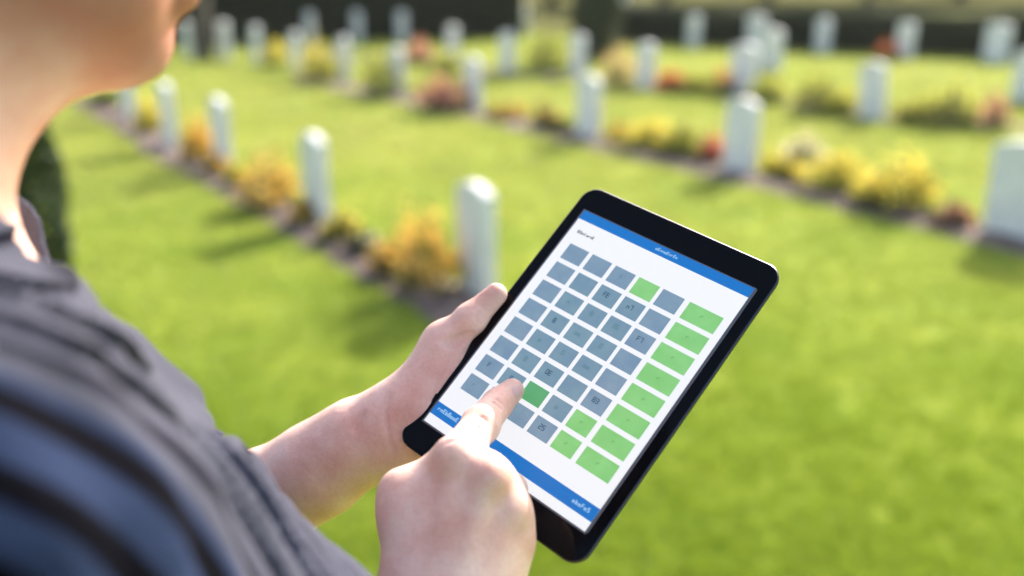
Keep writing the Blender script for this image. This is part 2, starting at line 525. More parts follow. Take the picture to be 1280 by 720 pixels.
plant(428, 304, 44, 34, "dark", "yellow", .5, "flowering_plant", "small dark plant with yellow flowers right of the second nearest headstone")
plant(468, 322, 34, 22, "dark", "cream", .35, "flowering_plant", "low pale plant on the soil between the small yellow one and the tall orange one")
plant(338, 260, 80, 64, "olive", "orange", .6, "flowering_bush", "broad orange bush between the second and third headstones of the left bed")
plant(298, 234, 30, 26, "olive", "yellow", .6, "flowering_plant", "low yellow plant right under the third headstone of the left bed")
plant(250, 204, 46, 52, "olive", "orange", .9, "flowering_bush", "amber plant between the third and fourth headstones of the left bed")
plant(188, 168, 34, 40, "olive", "yellow", .9, "flowering_plant", "yellow plant between the fourth and fifth headstones of the left bed")
plant(132, 136, 36, 24, "dark", None, 0, "low_shrub", "dark leafy shrub under the person's jaw at the end of the left bed", "shrub")
plant(1125, 263, 88, 62, "dark", "yellow", .8, "flowering_bush", "large yellow bush with a dark base, left of the headstone at the right edge")
plant(1045, 240, 72, 44, "green", "yellow", .9, "flowering_bush", "bright yellow bush immediately left of the large dark based one")
plant(1003, 212, 56, 40, "olive", "cream", .7, "flowering_plant", "cream flowering plant behind the bright yellow bush")
plant(966, 222, 32, 26, "green", "yellow", .8, "flowering_plant", "small yellow plant immediately right of the bright topped headstone")
plant(889, 206, 24, 32, "dark", "red", .9, "flowering_plant", "small red plant touching the left side of the bright topped headstone")
plant(858, 198, 60, 36, "dark", "lime", .8, "flowering_bush", "lime and dark bush left of the small red plant")
plant(812, 188, 62, 34, "green", "yellow", .9, "flowering_bush", "yellow flowering mound in the middle of the second bed")
plant(772, 180, 30, 24, "green", "orange", .6, "flowering_plant", "small orange plant right of the lone headstone in the middle")
plant(682, 160, 32, 28, "dark", "orange", .25, "low_shrub", "dark shrub left of the lone headstone in the middle")
plant(625, 148, 30, 14, "dark", "orange", .3, "flowering_plant", "low brownish plant right of the headstone beside the pink plant")
plant(555, 139, 58, 38, "dark", "pink", .9, "flowering_bush", "pink flowering bush left of a headstone in the second bed")
plant(473, 123, 44, 62, "dark", "lime", .6, "low_shrub", "tall olive shrub with a dark base in the second bed", "shrub")
plant(397, 106, 44, 50, "dark", "yellow", .8, "flowering_bush", "yellow bush between the two left headstones of the second bed")
plant(684, 92, 54, 46, "green", "lime", .7, "flowering_bush", "big yellow green bush in the third bed left of the dark conifer")
plant(838, 116, 34, 24, "dark", "coral", .9, "flowering_plant", "red orange flowers right of a headstone in the third bed")
plant(775, 108, 42, 46, "olive", "peach", .7, "flowering_plant", "peach flowering plant right of the dark conifer's foot")
plant(900, 116, 40, 26, "green", "coral", .3, "flowering_plant", "faint reddish green plant behind the bright topped headstone")
plant(1018, 142, 58, 46, "dark", "lime", .6, "low_shrub", "dark shrub with pale tips left of the leaning headstone", "shrub")
plant(1188, 158, 76, 50, "dark", "lime", .8, "low_shrub", "olive shrub right of the leaning headstone", "shrub")
plant(1241, 164, 30, 46, "dark", "pink", .6, "flowering_plant", "reddish plant above the headstone at the right edge")
plant(524, 80, 32, 26, "green", "pink", .9, "flowering_plant", "far pink blossom right of the olive shrub")
plant(345, 84, 34, 30, "green", "yellow", .8, "flowering_plant", "faint yellow plant between the two left headstones of the third bed")
plant(372, 48, 20, 18, "dark", "orange", .6, "flowering_plant", "tiny far orange plant by the short far headstone")
plant(560, 92, 30, 24, "green", "lime", .8, "flowering_plant", "faint lime plant under the faint headstone of the third bed")
plant(1108, 74, 22, 20, "dark", "coral", .6, "flowering_plant", "tiny far reddish plant left of the far headstone above the leaning one")

for q in ((382, 280, 40, 26, "olive", "orange", .7, "low orange plant left of the second nearest headstone's foot"),
          (452, 318, 40, 26, "dark", None, 0, "low dark plant right of the small yellow plant in the left bed"),
          (492, 345, 50, 40, "dark", "orange", .5, "dark plant with amber tips under the tall orange plant"),
          (272, 222, 26, 22, "dark", "orange", .5, "small dark amber plant left of the third headstone of the left bed"),
          (1085, 256, 44, 36, "dark", "yellow", .8, "yellow plant filling the gap between the two big yellow bushes"),
          (1190, 285, 46, 26, "dark", "pink", .2, "low dark plant just left of the headstone at the right edge"),
          (985, 228, 34, 26, "dark", "yellow", .6, "dark yellow plant left of the bright yellow bush"),
          (838, 196, 36, 28, "dark", "yellow", .7, "dark yellow plant right of the yellow mound in the second bed"),
          (700, 168, 40, 18, "dark", None, 0, "low dark creeping plant beside the lone headstone's left foot"),
          (640, 150, 44, 16, "olive", "orange", .4, "low straw coloured plant between the pink bush's headstone and the lone one"),
          (1140, 156, 44, 30, "dark", "lime", .7, "olive plant just right of the leaning headstone's foot"),
          (1050, 146, 36, 30, "olive", "lime", .8, "pale olive plant just left of the leaning headstone"),
          (870, 118, 46, 24, "green", "lime", .7, "lime plant right of the red orange flowers"),
          (960, 128, 50, 30, "green", "lime", .8, "lime plant right of the bright topped headstone, behind it")):
    plant(*q[:7], "low_plant", q[7])

# ------------------------------------------------------------------ hedges and trees
M_hedge = leafmat("yew_leaf", (0.012, 0.022, 0.010), (0.045, 0.07, 0.028), .2)
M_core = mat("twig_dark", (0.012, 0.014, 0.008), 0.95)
def hedge(p0, p1, h, w, n, label):
    A, B = np.array(G(*p0)), np.array(G(*p1))
    d = (B - A); L = np.linalg.norm(d); d /= L; nn = np.array([-d[1], d[0]])
    rg = np.random.default_rng(int(L * 10))
    root = empty("hedge", (*((A + B) / 2), 0))
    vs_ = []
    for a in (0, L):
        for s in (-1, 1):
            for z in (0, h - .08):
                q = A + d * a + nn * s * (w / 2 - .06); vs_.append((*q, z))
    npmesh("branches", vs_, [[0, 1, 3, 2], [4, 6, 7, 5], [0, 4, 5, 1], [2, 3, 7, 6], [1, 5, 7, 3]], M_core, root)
    t = rg.uniform(0, L, n)
    face = rg.random(n)
    s = np.where(face < .3, rg.uniform(-.5, .5, n), np.where(face < .75, -.5, .5)) * w * (d[0] >= 0 or 1)
    z = np.where(face < .3, h, rg.uniform(0, h, n)) + .06 * np.sin(t * 1.3) * (face < .3)
    pts = np.c_[A + d * t[:, None] + nn * (s + rg.normal(0, .04, n))[:, None], z + rg.normal(0, .035, n)]
    v, f = leaf_cloud(rg, pts, .09, .55)
    o = npmesh("foliage", v, f, M_hedge, root); set_var(o, rg.uniform(0, 1, len(f)), 4)
    tag(root, label, "hedge")
hedge((-150, 58), (650, 46), 1.9, .9, 45000, "tall dark clipped hedge behind the headstones on the left")
hedge((742, 50), (1500, 82), .80, .8, 45000, "low dark clipped hedge behind the headstones on the right")

M_bark = mat("bark", (0.10, 0.085, 0.065), 0.9)
noise_col(M_bark, 9, (0.03, 0.025, 0.02), (0.10, 0.08, 0.06), 6); bump(M_bark, 25, 1.0, .02)
def tube_mesh(paths, mat_, name, parent, seg=10):
    V_, F_ = [], []
    for path in paths:
        b0 = len(V_)
        for q, (p, r) in enumerate(path):
            p = np.array(p, float)
            nx_ = np.array(path[min(q + 1, len(path) - 1)][0]) - np.array(path[max(q - 1, 0)][0]); nx_ = nx_ / (np.linalg.norm(nx_) + 1e-9)
            u = np.cross(nx_, (0, 1, .01)); u /= np.linalg.norm(u); w = np.cross(nx_, u)
            for s in range(seg):
                a = 2 * math.pi * s / seg
                V_.append(p + (u * math.cos(a) + w * math.sin(a)) * r * (1 + .08 * math.sin(3 * a + q)))
            if q:
                for s in range(seg):
                    F_.append([b0 + (q - 1) * seg + s, b0 + (q - 1) * seg + (s + 1) % seg, b0 + q * seg + (s + 1) % seg, b0 + q * seg + s])
        F_.append([b0 + (len(path) - 1) * seg + s for s in range(seg)])
    return npmesh(name, V_, F_, mat_, parent, smooth=True)
def tree(x, y, th, tr, cr, ch, n, leafm, name, label, leaf=.16, cz=None, grp=None, seed=1):
    rg = np.random.default_rng(seed)
    root = empty(name, (x, y, 0))
    base = np.array([x, y, 0.])
    paths = [[(base + (0, 0, -.1), tr * 1.5), (base + (0, 0, .25), tr * 1.05), (base + (.03, 0, th * .5), tr * .9), (base + (.0, .03, th), tr * .7), (base + (0, 0, th + ch * .5), tr * .3)]]
    tips = []
    for k in range(9):
        a = k * 2.4; z0 = th * (.75 + .3 * rg.random()); L = cr * rg.uniform(.6, .9)
        e = base + (math.cos(a) * L, math.sin(a) * L, z0 + ch * rg.uniform(.25, .7))
        m = base + (math.cos(a) * L * .45, math.sin(a) * L * .45, z0 + ch * .2)
        paths.append([(base + (0, 0, z0), tr * .45), (m, tr * .28), (e, tr * .08)]); tips.append(e)
    tube_mesh(paths, M_bark, "trunk", root)
    cz = th + ch * .5 if cz is None else cz
    cl = []
    for k in range(26):
        u = rg.normal(size=3); u /= np.linalg.norm(u)
        cl.append((base + (u[0] * cr * .7, u[1] * cr * .7, cz + u[2] * ch * .42), cr * rg.uniform(.28, .45)))
    per = n // len(cl); pts = []
    for c, r in cl:
        u = rg.normal(size=(per, 3)); u /= np.linalg.norm(u, axis=1)[:, None]
        pts.append(c + u * r * (rg.random(per) ** .4)[:, None] * (1, 1, .75))
    pts = np.concatenate(pts)
    v, f = leaf_cloud(rg, pts, leaf, .55)
    o = npmesh("crown", v, f, leafm, root); set_var(o, rg.uniform(0, 1, len(f)), 4)
    tag(root, label, "tree", grp)
def conifer(x, y, r, h, n, label, leafm, name="conifer", leaf=.07, seed=1, taper=.5, z0=.0):
    rg = np.random.default_rng(seed)
    root = empty(name, (x, y, 0))
    tube_mesh([[((x, y, -.05), r * .22), ((x, y, h * .5), r * .15), ((x, y, h * .93), r * .03)]], M_bark, "trunk", root)
    t = rg.random(n); z = z0 + (h - z0) * t
    prof = np.minimum(1, .75 + t * 1.6) * np.where(t < taper, 1, np.sqrt(np.clip(1 - ((t - taper) / (1 - taper)) ** 2, 0.002, 1)))
    ph = rg.uniform(0, 2 * np.pi, n)
    rr = r * prof * (.72 + .28 * rg.random(n)) * (1 + .09 * np.sin(ph * 4 + z * 9) + .05 * np.sin(ph * 7 - z * 17))
    v, f = leaf_cloud(rg, np.c_[x + np.cos(ph) * rr, y + np.sin(ph) * rr, z], leaf, .5, .6)
    o = npmesh("crown", v, f, leafm, root); set_var(o, rg.uniform(0, 1, len(f)), 4)
    tag(root, label, "conifer")
M_con = leafmat("conifer_leaf", (0.012, 0.03, 0.008), (0.05, 0.09, 0.02), .2)
x, y = G(46, 340)
conifer(x, y, .27, 1.38, 11000, "dark green clipped conifer close behind the person's neck", M_con, leaf=.05, taper=.4)
x, y = G(744, 76)
M_con2 = leafmat("conifer_far_leaf", (0.04, 0.05, 0.03), (0.10, 0.12, 0.06), .25)
conifer(x, y, .5, 4.2, 16000, "tall dark conifer column in the middle distance at the top edge", M_con2, leaf=.12, taper=.75, seed=4, z0=.1)
M_tl = leafmat("tree_leaf", (0.10, 0.11, 0.03), (0.30, 0.28, 0.10), .5)
M_tl2 = leafmat("tree_leaf_green", (0.06, 0.08, 0.03), (0.20, 0.22, 0.09), .5)
x, y = G(256, 76)
tree(x, y, 2.9, .17, 1.7, 2.6, 9000, M_tl2, "broadleaf_tree", "tree with a dark brown trunk beside the person's chin, crown above the photo", seed=3)
for k, (px, Y, cr, ch, lm, lab) in enumerate([
    (690, 44, 2.4, 4.4, M_tl2, "mid green tree behind the gap between the two hedges"),
    (830, 46, 2.6, 3.6, M_tl, "first olive tree right of the dark conifer beyond the low hedge"),
    (960, 48, 2.6, 3.4, M_tl, "second olive tree beyond the low hedge, above the broad far headstones"),
    (1085, 46, 2.7, 3.8, M_tl2, "greener tree beyond the low hedge on the right"),
    (1200, 48, 2.6, 3.4, M_tl, "olive tree beyond the low hedge above the far right headstone"),
    (1320, 46, 2.6, 3.6, M_tl, "olive tree beyond the low hedge at the right edge"),
    (300, 36, 3.0, 4.5, M_tl2, "green tree behind the tall hedge on the left"),
    (520, 37, 3.0, 4.2, M_tl2, "green tree behind the tall hedge near the middle")]):
    dep = Y * CP + HC * SP
    tree((px - 640) / F * dep, Y, 1.3, .22, cr * 1.3, ch * 1.2, 8000, lm, "broadleaf_tree", lab, leaf=.34, cz=ch * .6 + .8, grp="trees beyond the hedges", seed=20 + k)

# ------------------------------------------------------------------ thin summer haze
import bmesh
bmh = bmesh.new(); bmesh.ops.create_cube(bmh, size=1)
meh = bpy.data.meshes.new("haze"); bmh.to_mesh(meh); bmh.free()
haze = bpy.data.objects.new("haze", meh); COL.objects.link(haze)
haze.scale = (290, 320, 9.5); haze.location = (0, 90, 3.75)
mh = bpy.data.materials.new("haze"); mh.use_nodes = True
mh.node_tree.nodes.clear()
mo = mh.node_tree.nodes.new("ShaderNodeOutputMaterial"); pv = mh.node_tree.nodes.new("ShaderNodeVolumePrincipled")
pv.inputs["Color"].default_value = (.9, .9, .85, 1); pv.inputs["Density"].default_value = .00035; pv.inputs["Anisotropy"].default_value = .3
mh.node_tree.links.new(pv.outputs[0], mo.inputs["Volume"])
meh.materials.append(mh)
tag(haze, kind="stuff")

# ------------------------------------------------------------------ tablet
TR = np.array([[0.72927824, 0.59435974, -0.33895391], [0.3986534, -0.77172249, -0.4954996], [-0.55608337, 0.22623195, -0.79974395]])
TT = np.array([0.05476144, -0.0584649, 0.75266804])
def T(u, v, w=0.0):                   # metres on the glass: right, up from the picture's top left corner, out
    return c2w(TR @ np.array([u, v, w]) + TT)
# ------------------------------------------------------------------ person
FW = np.array([.84, .5426, 0.]); FW /= np.linalg.norm(FW)
RT = np.array([FW[1], -FW[0], 0.]); UP = np.array([0, 0, 1.])
PIT = P(36, 335, .49)                                    # hollow of the throat
def B(f, r, u): return PIT + FW * f + RT * r + UP * u
def c2(*a): return [(Cone(a[i], a[i + 1], a[i + 2], a[i + 3]), 0) for i in range(0, len(a), 4)]
def chain(pts, k):                                       # pts: [(point, radius)...]
    return [(Cone(pts[i][0], pts[i + 1][0], pts[i][1], pts[i + 1][1]), k) for i in range(len(pts) - 1)]
def td(px, py):                                          # depth of the glass at a photo pixel
    d = np.array([(px - 640) / F, (py - 360) / F, 1.]); n = TR[:, 2]
    return float(n @ TT / (n @ d))
def PT(px, py, off): return P(px, py, td(px, py) + off)

# --- head
TILT = math.radians(22)
HF = FW * math.cos(TILT) - UP * math.sin(TILT); HU = UP * math.cos(TILT) + FW * math.sin(TILT)
CHIN = P(170, 58, .50)
HO = CHIN - HF * .074 + HU * .098
def Hd(f, r, u): return HO + HF * f + RT * r + HU * u
HAX = np.array([HF, RT, HU])
head = [(Ell(Hd(-.018, 0, .032), (.098, .077, .088), HAX), .02), (Ell(Hd(.03, 0, -.03), (.058, .060, .078), HAX), .03),
        (Cone(Hd(-.005, .048, -.062), Hd(.060, .016, -.096), .020, .014), .02), (Cone(Hd(-.005, -.048, -.062), Hd(.060, -.016, -.096), .020, .014), .02),
        (Ell(Hd(.072, 0, -.096), (.0165, .019, .0165), HAX), .018),
        (Cone(Hd(.045, .03, -.075), Hd(.045, -.03, -.075), .026, .026), .02),
        (Cone(Hd(.058, 0, -.098), Hd(.0, 0, -.112), .019, .034), .025),
        (Ell(Hd(.082, 0, -.064), (.012, .026, .014), HAX), .012),
        (Ell(Hd(.0915, 0, -.0575), (.0065, .020, .0045), HAX), .004), (Ell(Hd(.0885, 0, -.0675), (.0065, .017, .0050), HAX), .004),
        (Cone(Hd(.086, 0, .005), Hd(.108, 0, -.032), .006, .0085), .012), (Ell(Hd(.098, .011, -.036), (.009, .007, .006), HAX), .006), (Ell(Hd(.098, -.011, -.036), (.009, .007, .006), HAX), .006),
        (Cone(Hd(.082, .012, .018), Hd(.066, .046, .018), .010, .009), .012), (Cone(Hd(.082, -.012, .018), Hd(.066, -.046, .018), .010, .009), .012),
        (Ell(Hd(.058, .040, -.022), (.024, .022, .020), HAX), .02), (Ell(Hd(.058, -.040, -.022), (.024, .022, .020), HAX), .02)]
for s in (1, -1):
    head += [(Ell(Hd(-.012, .080 * s, -.008), (.017, .007, .031), HAX), .006)]
head_cuts = [(Ell(Hd(.092, .032, -.002), (.016, .018, .012), HAX), .010), (Ell(Hd(.092, -.032, -.002), (.016, .018, .012), HAX), .010),
             (Ell(Hd(-.006, .088, -.006), (.009, .005, .018), HAX), .004), (Ell(Hd(-.006, -.088, -.006), (.009, .005, .018), HAX), .004),
             (Cone(Hd(.0995, .016, -.064), Hd(.0995, -.016, -.064), .0012, .0012), .002)]
neck = [(Cone(Hd(-.045, 0, -.055), B(-.092, 0, -.01), .052, .060), .03), (Cone(Hd(.018, 0, -.090), B(-.074, 0, .01), .034, .034), .035)]
torso = [(Cone(B(-.028, .03, -.012), B(-.012, .03, -.07), .034, .040), .03), (Cone(B(-.028, -.03, -.012), B(-.012, -.03, -.07), .034, .040), .03),
         (Cone(B(-.075, .02, .035), B(-.07, .15, -.025), .042, .045), .05), (Cone(B(-.075, -.02, .035), B(-.07, -.15, -.025), .042, .045), .05),
         (Cone(B(-.035, .015, -.022), B(-.055, .15, -.025), .016, .02), .03), (Cone(B(-.035, -.015, -.022), B(-.055, -.15, -.025), .016, .02), .03),
         (Ell(B(-.085, 0, -.16), (.098, .150, .19), (FW, RT, UP)), .05),
         (Ell(B(-.08, 0, -.36), (.098, .135, .17), (FW, RT, UP)), .05), (Ell(B(-.085, 0, -.54), (.115, .17, .13), (FW, RT, UP)), .06),
         (Ell(B(.005, .075, -.20), (.062, .070, .066), (FW, RT, UP)), .04), (Ell(B(.005, -.075, -.20), (.062, .070, .066), (FW, RT, UP)), .04)]
# --- left arm (far side), holding
LS = B(-.07, -.17, -.05)
LW = P(492, 532, .742)
LE = P(168, 722, .790)
arm_l = chain([(LS, .052), (LE, .040)], .03) + chain([(LE, .041), (P(262, 670, .776), .041), (P(330, 628, .766), .0362), (P(400, 585, .755), .0320), (P(450, 550, .746), .0275), (LW, .0255)], .022)
hand_l = [(Cone(P(489, 520, .738), P(500, 553, .742), .0195, .0200), .015),
          (Cone(P(490, 520, .738), PT(566, 474, .026), .0190, .0130), .015), (Cone(P(494, 532, .742), PT(566, 508, .030), .0205, .0125), .015),
          (Cone(P(498, 552, .744), PT(560, 545, .032), .0205, .0125), .025), (Cone(PT(562, 468, .028), PT(556, 548, .032), .013, .0125), .015),
          (Cone(P(517, 500, .735), PT(556, 430, .004), .0205, .0138), .015), (Cone(P(520, 505, .738), PT(563, 446, .010), .016, .0125), .02),
          (Cone(PT(556, 432, .006), PT(552, 470, .026), .0105, .0105), .020)]
thumb_l = [(Cone(PT(556, 429, .003), PT(588, 399, -.007), .0130, .0112), .010), (Cone(PT(588, 399, -.007), PT(620, 368, -.0072), .0112, .0084), .006)]
digits_l = [thumb_l]
for k, (v0, v1, L) in enumerate([(-.118, -.092, 1.0), (-.140, -.118, 1.08), (-.163, -.146, 1.0), (-.186, -.176, .82)]):
    a = T(-.002 + .002 * k, v0, -.030); b = T(.042 * L, (v0 + v1) / 2, -.031); c = T(.064 * L, v1, -.0205); d = T(.082 * L, v1 + .003, -.0158)
    digits_l.append(chain([(a, .0115), (b, .0095)], .01) + chain([(b, .0095), (c, .0085)], .004) + chain([(c, .0085), (d, .0075)], .004))
# --- right arm (near side), pointing
RS = B(-.07, .17, -.03)
RW = P(548, 800, .592)
RE = B(-.01, .235, -.335)
arm_r = chain([(RS, .054), (RE, .042)], .03) + chain([(RE, .043), (RE * .65 + RW * .35 + (0, 0, .004), .042), (RE * .2 + RW * .8, .031), (RW, .027)], .03)
I0, I1, I2, I3 = P(570, 574, .612), P(601, 531, .651), P(622, 505, .676), PT(640, 488, -.0100)
hand_r = [(Cone(P(528, 790, .592), P(572, 800, .592), .0205, .0215), .02),
          (Cone(P(535, 780, .592), P(568, 588, .614), .021, .0130), .03), (Cone(P(548, 780, .590), P(606, 600, .606), .021, .0140), .03),
          (Cone(P(560, 785, .590), P(628, 638, .609), .021, .0138), .03), (Cone(P(572, 790, .594), P(634, 678, .617), .020, .0130), .03),
          (Cone(P(568, 585, .617), P(600, 600, .613), .0105, .0115), .012), (Cone(P(600, 600, .612), P(622, 640, .615), .0115, .012), .012), (Cone(P(622, 640, .615), P(628, 680, .622), .012, .0115), .012),
          (Cone(P(538, 775, .600), P(511, 635, .620), .0215, .0165), .03), (Cone(P(512, 640, .622), P(555, 596, .628), .0150, .0120), .02),
          (Cone(P(560, 640, .640), P(590, 700, .635), .020, .022), .03)]
hand_r += [(Ell(P(611, 596, .5945), (.0128,) * 3), .007), (Ell(P(635, 636, .601), (.0122,) * 3), .007), (Cone(P(560, 740, .5745), P(607, 605, .5895), .004, .005), .010), (Cone(P(552, 740, .5765), P(570, 590, .5975), .004, .005), .010), (Cone(P(572, 745, .577), P(630, 645, .596), .004, .005), .010)]
index_r = chain([(I0, .0132), (I1, .0119)], .006) + chain([(I1, .0119), (I2, .0104)], .003) + chain([(I2, .0103), (I3, .0083)], .003) + \
    [(Ell(I1 + (I1 - P(601, 531, .70)) * .03, (.0120, .0120, .0120)), .004), (Ell(P(567, 570, .6025), (.0128, .0128, .0128)), .005)]
digits_r = [index_r]
for m0, m1, m2, m3, r in (((606, 600, .606), (637, 612, .640), (622, 642, .668), (600, 652, .655), .0112),
                          ((629, 640, .609), (645, 654, .645), (612, 688, .672), (596, 688, .655), .0108),
                          ((634, 680, .619), (644, 693, .644), (620, 718, .665), (602, 715, .652), .0098)):
    a, b, c, d = P(*m0), P(*m1), P(*m2), P(*m3)
    digits_r.append(chain([(a, r * 1.08), (b, r)], .006) + chain([(b, r), (c, r * .9)], .003) + chain([(c, r * .88), (d, r * .78)], .003))
digits_r.append(chain([(P(511, 632, .620), .0150), (P(499, 612, .622), .0118)], .008) + chain([(P(500, 611, .624), .0112), (P(528, 598, .640), .0098)], .003) + chain([(P(528, 598, .640), .0095), (P(556, 600, .652), .0080)], .003))
# creases
cuts = list(head_cuts)
class Multi:
    def __init__(s, groups): s.g = groups
    def local(s, c, R):
        fs = [f for f in (g.local(c, R) for g in s.g) if f]
        if not fs: return None
        def f(p):
            D = fs[0](p)
            for q in fs[1:]: D = smin(D, q(p), .02)
            return D
        return f
QUICK = False
body_f = Multi([Group(head + neck + torso, (), cuts=cuts), Group(arm_l + hand_l, digits_l, kj=.009, cuts=cuts), Group(arm_r + hand_r, digits_r, kj=.009, cuts=cuts)])
def surf(px, py, d0):                                    # depth of the skin at a photo pixel
    d = d0 - .06
    loc = body_f.local(P(px, py, d0), .09)
    for _ in range(60):
        v = float(loc(P(px, py, d)[None])[0])
        if v < 1e-4: break
        d += v * .9
    return P(px, py, d)
def crease(pts, d0, r=.0005, k=.0022):
    out = []
    for a in range(len(pts) - 1):
        for t in range(4):
            u = t / 4; out.append((pts[a][0] * (1 - u) + pts[a + 1][0] * u, pts[a][1] * (1 - u) + pts[a + 1][1] * u))
    out.append(pts[-1])
    S = [surf(x, y, d0) for x, y in out]
    for a in range(len(S) - 1):
        e = min(a + .6, len(S) - 1.4 - a) / 3
        rr_ = r * min(1, max(.25, e))
        new_cuts.append((Cone(S[a], S[a + 1], rr_, rr_), k))
new_cuts = []
ax_ = np.array([.61, -.79]); pe_ = np.array([.79, .61])
for cx_, cy_, hl, r_ in ((597, 534, 11, .0007), (601, 529, 10, .0006), (593, 540, 9, .0005), (604, 524, 8, .0004), (620, 506, 9, .0005), (623, 502, 8, .0004)):
    c_ = np.array([cx_, cy_]); crease([tuple(c_ - pe_ * hl), tuple(c_ + ax_ * 1.6), tuple(c_ + pe_ * hl)], .645, r_)
crease([(556, 428), (572, 426), (588, 418)], .725, .0018, .005)
crease([(562, 446), (548, 470), (541, 500)], .725, .0004, .003)
crease([(456, 514), (450, 524), (442, 540)], .72, .0008, .003)
crease([(487, 492), (481, 520), (487, 552), (494, 566)], .72, .0004, .003)
crease([(556, 556), (562, 551), (570, 549)], .61, .0003, .002)
cuts += new_cuts
for g_ in body_f.g: g_.cuts = cuts
allp = [q for q, k in head + neck + torso + arm_l + hand_l + arm_r + hand_r]
lo = np.min([q.c - q.R for q in allp], 0) - .02; hi = np.max([q.c + q.R for q in allp], 0) + .03
hi = hi + (.06, .06, 0)
pv_, pq_ = surface_nets(body_f, lo, hi, .0018 if not QUICK else .003)

# ---- skin
M_skin = mat("skin", (0.60, 0.38, 0.32), 0.5)
sb_ = bsdf(M_skin)
sb_.inputs["Subsurface Weight"].default_value = 0.25
sb_.inputs["Subsurface Radius"].default_value = (1.0, .35, .2)
sb_.inputs["Subsurface Scale"].default_value = 0.004
sb_.inputs["Specular IOR Level"].default_value = 0.35
at = nd(M_skin, "ShaderNodeAttribute", attribute_name="flush_shade")  # redness of knuckles, fingertips and lips, plus the head's painted shade
tc, n1, r1 = noise_col(M_skin, 38, (0.79, 0.44, 0.345), (0.93, 0.655, 0.55), 5, lo=.3, hi=.7, target=None)
n3 = nd(M_skin, "ShaderNodeTexNoise"); n3.inputs["Scale"].default_value = 420; n3.inputs["Detail"].default_value = 2
r3 = nd(M_skin, "ShaderNodeValToRGB"); r3.color_ramp.elements[0].position = .3; r3.color_ramp.elements[1].position = .6
r3.color_ramp.elements[0].color = (.95, .91, .90, 1); r3.color_ramp.elements[1].color = (1, 1, 1, 1)
lk(M_skin, tc.outputs["Object"], n3.inputs["Vector"]); lk(M_skin, n3.outputs["Fac"], r3.inputs["Fac"])
mxa = nd(M_skin, "ShaderNodeMix", data_type='RGBA', blend_type='MULTIPLY'); mxa.inputs[0].default_value = 1
lk(M_skin, r1.outputs["Color"], mxa.inputs[6]); lk(M_skin, r3.outputs["Color"], mxa.inputs[7])
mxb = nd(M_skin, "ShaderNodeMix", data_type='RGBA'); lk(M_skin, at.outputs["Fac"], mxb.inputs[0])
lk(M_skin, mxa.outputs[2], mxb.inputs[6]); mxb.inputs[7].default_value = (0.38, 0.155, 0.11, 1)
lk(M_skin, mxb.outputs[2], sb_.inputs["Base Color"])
bq = bump(M_skin, 1100, .16, .0004, tex="ShaderNodeTexVoronoi")
b2 = bump(M_skin, 190, .38, .001, prev=bq)

ground_z = float(gz(0, PIT[1]))
person = empty("person", (*B(-.09, 0, 0)[:2], ground_z))
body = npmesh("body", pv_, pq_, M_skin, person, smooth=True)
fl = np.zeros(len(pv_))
for pt, r, s in ((I3, .013, .75), (I1, .012, .35), (P(567, 571, .600), .015, .5), (P(611, 597, .590), .016, .55), (P(636, 640, .600), .017, .35), (P(640, 607, .635), .015, .45), (P(645, 654, .64), .015, .4),
                 (PT(615, 368, -.010), .020, .6), (PT(570, 415, -.008), .022, .25), (PT(560, 440, 0), .028, .25), (PT(540, 480, .0), .045, .22), (P(499, 612, .610), .016, .3), (Hd(.09, 0, -.064), .02, .6)):
    fl = np.maximum(fl, .6 * s * np.exp(-(((pv_ - pt) ** 2).sum(1)) / r ** 2))
hq_ = np.clip(((pv_ - HO) @ HU + .14) / .05, 0, 1) * (np.linalg.norm(pv_ - HO, axis=1) < .17)  # face and jaw browned: their shade is put into the skin colour
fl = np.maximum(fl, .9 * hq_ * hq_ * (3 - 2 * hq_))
aa = body.data.attributes.new("flush_shade", 'FLOAT', 'POINT'); aa.data.foreach_set("value", fl.astype(np.float32))

# nail of the pointing finger
M_nail = mat("nail", (0.66, 0.40, 0.36), 0.28)
tipdir = (I3 - I2) / np.linalg.norm(I3 - I2)
camv = (np.array([0, 0, HC]) - I3); camv -= (camv @ tipdir) * tipdir; camv /= np.linalg.norm(camv)
sidev = np.cross(tipdir, camv)
camn = camv * math.cos(.35) + sidev * math.sin(.35); camn /= np.linalg.norm(camn); side = np.cross(tipdir, camn)
nv, nf = [], []
n_u, n_v = 10, 10
fl_loc = body_f.local(I3, .03)
for a in range(n_u + 1):
    for b in range(n_v + 1):
        u = a / n_u * 2 - 1; v = b / n_v * 2 - 1
        uu = u * math.sqrt(1 - v * v / 2); vv = v * math.sqrt(1 - u * u / 2)
        p = I3 + tipdir * (-.0015 + uu * .0058) + camn * .0095 + side * vv * .0052
        for _ in range(6):
            d = float(fl_loc(p[None])[0]); e = 1e-4
            g = np.array([(float(fl_loc((p + np.eye(3)[k] * e)[None])[0]) - d) / e for k in range(3)]); g /= np.linalg.norm(g)
            p = p - g * (d - .00035 + .00035 * (uu * uu + vv * vv) ** 2)
        nv.append(p)
for a in range(n_u):
    for b in range(n_v):
        q = a * (n_v + 1) + b; nf.append([q, q + 1, q + n_v + 2, q + n_v + 1])
npmesh("fingernail", nv, nf, M_nail, body, smooth=True)

